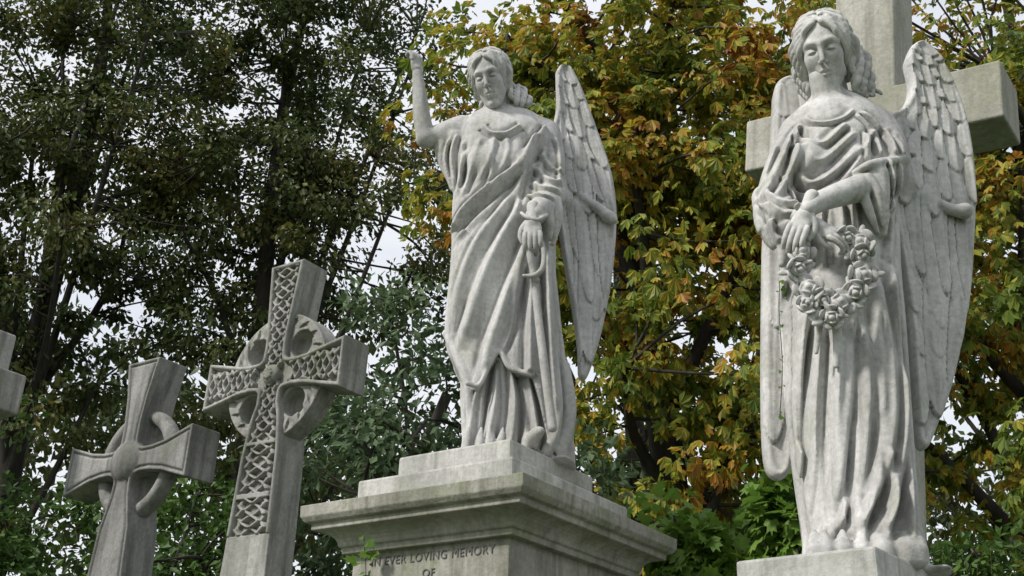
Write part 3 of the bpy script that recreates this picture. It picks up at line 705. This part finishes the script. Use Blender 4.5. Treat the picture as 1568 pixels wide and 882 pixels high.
def tree(name,base,ells,ncl,nleaf,lsize,mat,kind='simple',trunk_r=.25,clr=.5,lean=(0,0),flat=.6,bias=.5,trunks=1,limb0=.35,limbr=.34):
    base=np.array(base,float);g=empty(name,base)
    E=[(np.array(c,float),np.array(r,float)) for c,r in ells]
    vol=np.array([r.prod() for _,r in E]);which=rng.choice(len(E),ncl,p=vol/vol.sum())
    d=norm(rng.normal(size=(ncl,3)));rad=rng.random(ncl)**bias
    C=np.array([E[w][0] for w in which])+d*rad[:,None]*np.array([E[w][1] for w in which])
    ctr=C.mean(0);top=C[:,2].max()
    paths=[];tops=np.array([ctr[0]+lean[0],ctr[1],top-.8])
    tp=cr([base,base*.6+tops*.4+rng.normal(0,.15,3)*[1,1,0],base*.25+tops*.75+rng.normal(0,.3,3)*[1,1,0],tops],16)
    paths.append((tp,np.linspace(trunk_r,.05,16)))
    na=min(16,ncl);anc=C[rng.choice(ncl,na,replace=False)];limbs=[]
    for a in anc:
        zz=base[2]+(a[2]-base[2])*(limb0+.3*rng.random());i=np.argmin(abs(tp[:,2]-zz));s=tp[i]
        m=s*.5+a*.5+np.array([0,0,.3])+rng.normal(0,.2,3)
        L=cr([s,m,a],9);limbs.append(L);r0=trunk_r*limbr
        paths.append((L,np.linspace(r0,min(.03,r0*.4),9)))
    LP=np.vstack(limbs);tw=min(.022,trunk_r*.15)
    for c in C:
        j=np.argmin(((LP-c)**2).sum(1)+.5*np.maximum(LP[:,2]-c[2],0)**2);s=LP[j]
        paths.append((cr([s,s*.5+c*.5+rng.normal(0,.12,3)*min(1,trunk_r*5),c],5),np.linspace(tw,tw*.4,5)))
    t=tubes_mesh('trunk_and_limbs',paths,M_bark,base,6);parent(t,g)
    N=ncl*nleaf;cc=np.repeat(C,nleaf,0);rr=np.repeat(clr*(.5+1.0*rng.random(ncl)),nleaf)
    dd=norm(rng.normal(size=(N,3)))*(rng.random(N)**.45)[:,None]
    off=dd*rr[:,None]*np.array([1,1,flat]);pos=cc+off
    out=norm(pos-ctr)
    nr=norm(dd*.5+out*.4+np.array([0,0,.8])+rng.normal(0,.45,(N,3)))
    dr=norm(rng.normal(0,.6,(N,3))+dd*.7+out*.5+np.array([0,0,-.55]))
    sz=lsize*(.65+.7*rng.random(N))
    if kind=='palmate':
        side=norm(np.cross(dr,nr));nn=np.cross(side,dr)
        PP=[];DD=[];NN=[];SS=[]
        for a,l in((-70,.65),(-35,.9),(0,1.0),(35,.9),(70,.65)):
            a=math.radians(a)+rng.normal(0,.1,N)
            q=norm(np.cos(a)[:,None]*dr+np.sin(a)[:,None]*side-.25*nn+np.array([0,0,-.25]))
            PP.append(pos);DD.append(q);NN.append(norm(nn+rng.normal(0,.15,(N,3))));SS.append(sz*l)
        pos=np.vstack(PP);dr=np.vstack(DD);nr=np.vstack(NN);sz=np.concatenate(SS)
        o=leaves('crown_foliage',pos,dr,nr,sz,[(0,0,0),(-.2,.65,.05),(0,1,-.08),(.2,.65,.05)],mat,base)
    else:
        o=leaves('crown_foliage',pos,dr,nr,sz,KITE if kind=='simple' else MAPLE,mat,base)
    parent(o,g);return g
tree('horse_chestnut_tree',(1.9,12.4,0),[((.65,11.6,9.4),(1.95,1.8,3.4)),((2.7,11.8,7.9),(2.5,2.1,4.6))],330,52,.14,M_chest,'palmate',.28,.44,limb0=.55,flat=.7)
tree('horse_chestnut_tree.001',(5.9,12.3,0),[((5.2,11.6,8.4),(2.4,2.1,5.0)),((8.0,12.2,8),(2.4,2.1,5))],320,52,.14,M_chest,'palmate',.28,.44,limb0=.55,flat=.7)
tree('oak_tree',(-7.6,17.4,0),[((-8.2,17,12),(3.4,2.4,7.4))],355,140,.125,M_oak,'simple',.30,.50,bias=.45,limbr=.28)
tree('oak_tree.001',(-4.3,18,0),[((-3.9,18,12.2),(3.1,2.4,7.2))],320,140,.125,M_oak,'simple',.26,.50,bias=.45,limbr=.28)
tree('oak_tree.002',(-12.5,18,0),[((-12.8,18,12),(3,2.4,6.8))],60,100,.14,M_oak,'simple',.3,.6)
tree('lime_tree',(2.5,20,0),[((2.0,20,9.5),(4.2,2.2,7))],110,80,.19,M_far,'simple',.3,.7)
tree('lime_tree.001',(10.5,20,0),[((9.8,20,9.5),(4.4,2.2,7))],130,80,.19,M_far,'simple',.3,.7)
tree('elder_tree',(-1.0,9.2,0),[((-1.0,9.0,4.1),(.95,.8,1.6)),((.1,9.3,3.4),(1.,.7,1.2))],90,95,.095,M_elder,'simple',.09,.33)
tree('laurel_bush',(-4.9,9.3,0),[((-4.8,9.2,2.8),(1.25,.9,1.75))],95,170,.085,M_bush,'simple',.09,.36)
tree('laurel_bush.001',(-2.9,9.6,0),[((-2.8,9.5,2.4),(1.2,.8,1.7))],85,170,.085,M_bush,'simple',.09,.36)
n=400;cx_=rng.uniform(-22,20,n);C=np.stack([cx_,rng.uniform(25,29,n),rng.uniform(2,9.0,n)+np.where(cx_<-2,1.8,0)],1)
N=n*75;pos=np.repeat(C,75,0)+rng.normal(0,.8,(N,3))
belt=leaves('distant_trees',pos,norm(rng.normal(size=(N,3))),norm(rng.normal(size=(N,3))+[0,0,.6]),.34*(.6+.8*rng.random(N)),KITE,M_far,(0,28,0))
c2=at(1110,808,4.1)
tree('sycamore_sapling',(c2[0],4.15,0),[((c2[0]-.02,4.1,c2[2]-.25),(.38,.22,.34))],66,38,.055,M_ivy,'maple',.02,.11)
c3=at(1205,785,3.9)
tree('sycamore_sapling.001',(c3[0],3.95,0),[((c3[0],3.9,c3[2]-.1),(.1,.1,.26))],24,26,.058,M_ivy,'maple',.015,.1)
c5=at(1520,850,5.6)
tree('laurel_bush.002',(c5[0],5.65,0),[((c5[0],5.6,c5[2]-.5),(.55,.4,.62))],45,110,.06,M_bush,'simple',.04,.2)
c4=at(1428,870,3.25);nb=46;gp=[]
for i in range(nb):
    x0=c4[0]+rng.normal(0,.07);y0=3.3+rng.normal(0,.05);hh_=c4[2]+rng.uniform(-.25,.14);dx=rng.normal(-.05,.12)
    gp.append((cr([(x0,y0,0),(x0+dx*.2,y0,hh_*.6),(x0+dx,y0+rng.normal(0,.04),hh_)],7),np.linspace(.0035,.0008,7)))
M_dry,nt,b=nmat('dry_grass');b.inputs['Base Color'].default_value=(.20,.18,.07,1);b.inputs['Roughness'].default_value=.8
tubes_mesh('dry_grass_tuft',gp,M_dry,(c4[0],3.3,0),4)
def creeper(name,pts,n,size,spread):
    Q=cr(pts,n);pos=Q+rng.normal(0,spread,(n,3))
    g=empty(name,Q[0]);t=tubes_mesh('stem',[(cr(pts,14),np.full(14,.0012))],M_bark,Q[0],5);parent(t,g)
    o=leaves('leaves',pos,norm(rng.normal(0,.6,(n,3))+[0,-.1,-.5]),norm(rng.normal(0,.4,(n,3))+[-.2,-1,.2]),size*(.4+1.*rng.random(n)),MAPLE,M_ivy,Q[0]);parent(o,g)
creeper('ivy_creeper',[at(1194,640,2.95),at(1198,560,2.93),at(1193,480,2.93),at(1194,430,2.93)],18,.014,.008)
ks=np.array([AX,AYc])-.30*e1-.36*e2
creeper('ivy_creeper.001',[(ks[0]+.05,ks[1]-.04,1.7),(ks[0]+.03,ks[1]-.05,1.95),(ks[0]+.06,ks[1]-.06,2.1),(ks[0]+.05,ks[1]-.12,2.24)],34,.036,.015)
# ------------------------------------------------------------------ ground
m,nt,b=nmat('grass_ground');tc=nt.nodes.new('ShaderNodeTexCoord').outputs['Object']
nt.links.new(ramp(nt,noise(nt,tc,1.2,10,.7),[(.3,(.03,.05,.015)),(.7,(.07,.10,.03))]),b.inputs['Base Color']);b.inputs['Roughness'].default_value=1
gx=np.linspace(-300,300,61);gv=np.array([(x,y,0) for x in gx for y in gx]);gi=np.arange(61*61).reshape(61,61)
gf=np.stack([gi[:-1,:-1],gi[1:,:-1],gi[1:,1:],gi[:-1,1:]],2).reshape(-1,4)
make_mesh('ground',gv,gf,m,False)
# ------------------------------------------------------------------ light
sd=Vector((-.78,-.46,.78)).normalized()
w=bpy.data.worlds.new('World');scene.world=w;w.use_nodes=True;nt=w.node_tree
sky=nt.nodes.new('ShaderNodeTexSky');sky.sky_type='NISHITA';sky.sun_disc=False
sky.sun_elevation=math.asin(sd.z);sky.sun_rotation=math.atan2(sd.x,sd.y);sky.dust_density=4;sky.air_density=1.0;sky.ozone_density=1
tcw=nt.nodes.new('ShaderNodeTexCoord').outputs['Generated']
cl=ramp(nt,noise(nt,tcw,2.2,6,.6,(1,1,2.5)),[(.30,(.6,.6,.6)),(.55,(1,1,1))])
hs=nt.nodes.new('ShaderNodeHueSaturation');hs.inputs['Saturation'].default_value=.7;hs.inputs['Value'].default_value=1.6
nt.links.new(sky.outputs[0],hs.inputs['Color'])
col=mix(nt,cl,hs.outputs[0],(5.9,6.1,6.45))
nt.links.new(col,nt.nodes['Background'].inputs['Color'])
nt.nodes['Background'].inputs['Strength'].default_value=.15
L=bpy.data.lights.new('sun','SUN');L.energy=3.9;L.angle=math.radians(7);L.color=(1,.955,.895)
lo=bpy.data.objects.new('sun',L);scene.collection.objects.link(lo);lo.rotation_euler=sd.to_track_quat('Z','Y').to_euler();lo.location=(-5,-5,10)
cam=bpy.data.cameras.new('camera');co=bpy.data.objects.new('camera',cam);scene.collection.objects.link(co)
cam.sensor_width=36;cam.lens=36*F/1568;cam.clip_end=2000
co.matrix_world=Matrix.Translation((0,0,CAMZ))@Matrix.Rotation(math.pi/2+TH,4,'X')@Matrix.Rotation(ROLL,4,'Z')
scene.camera=co
scene.view_settings.view_transform='Standard';scene.view_settings.look='None';scene.view_settings.exposure=0
print('done',time.time()-T0)
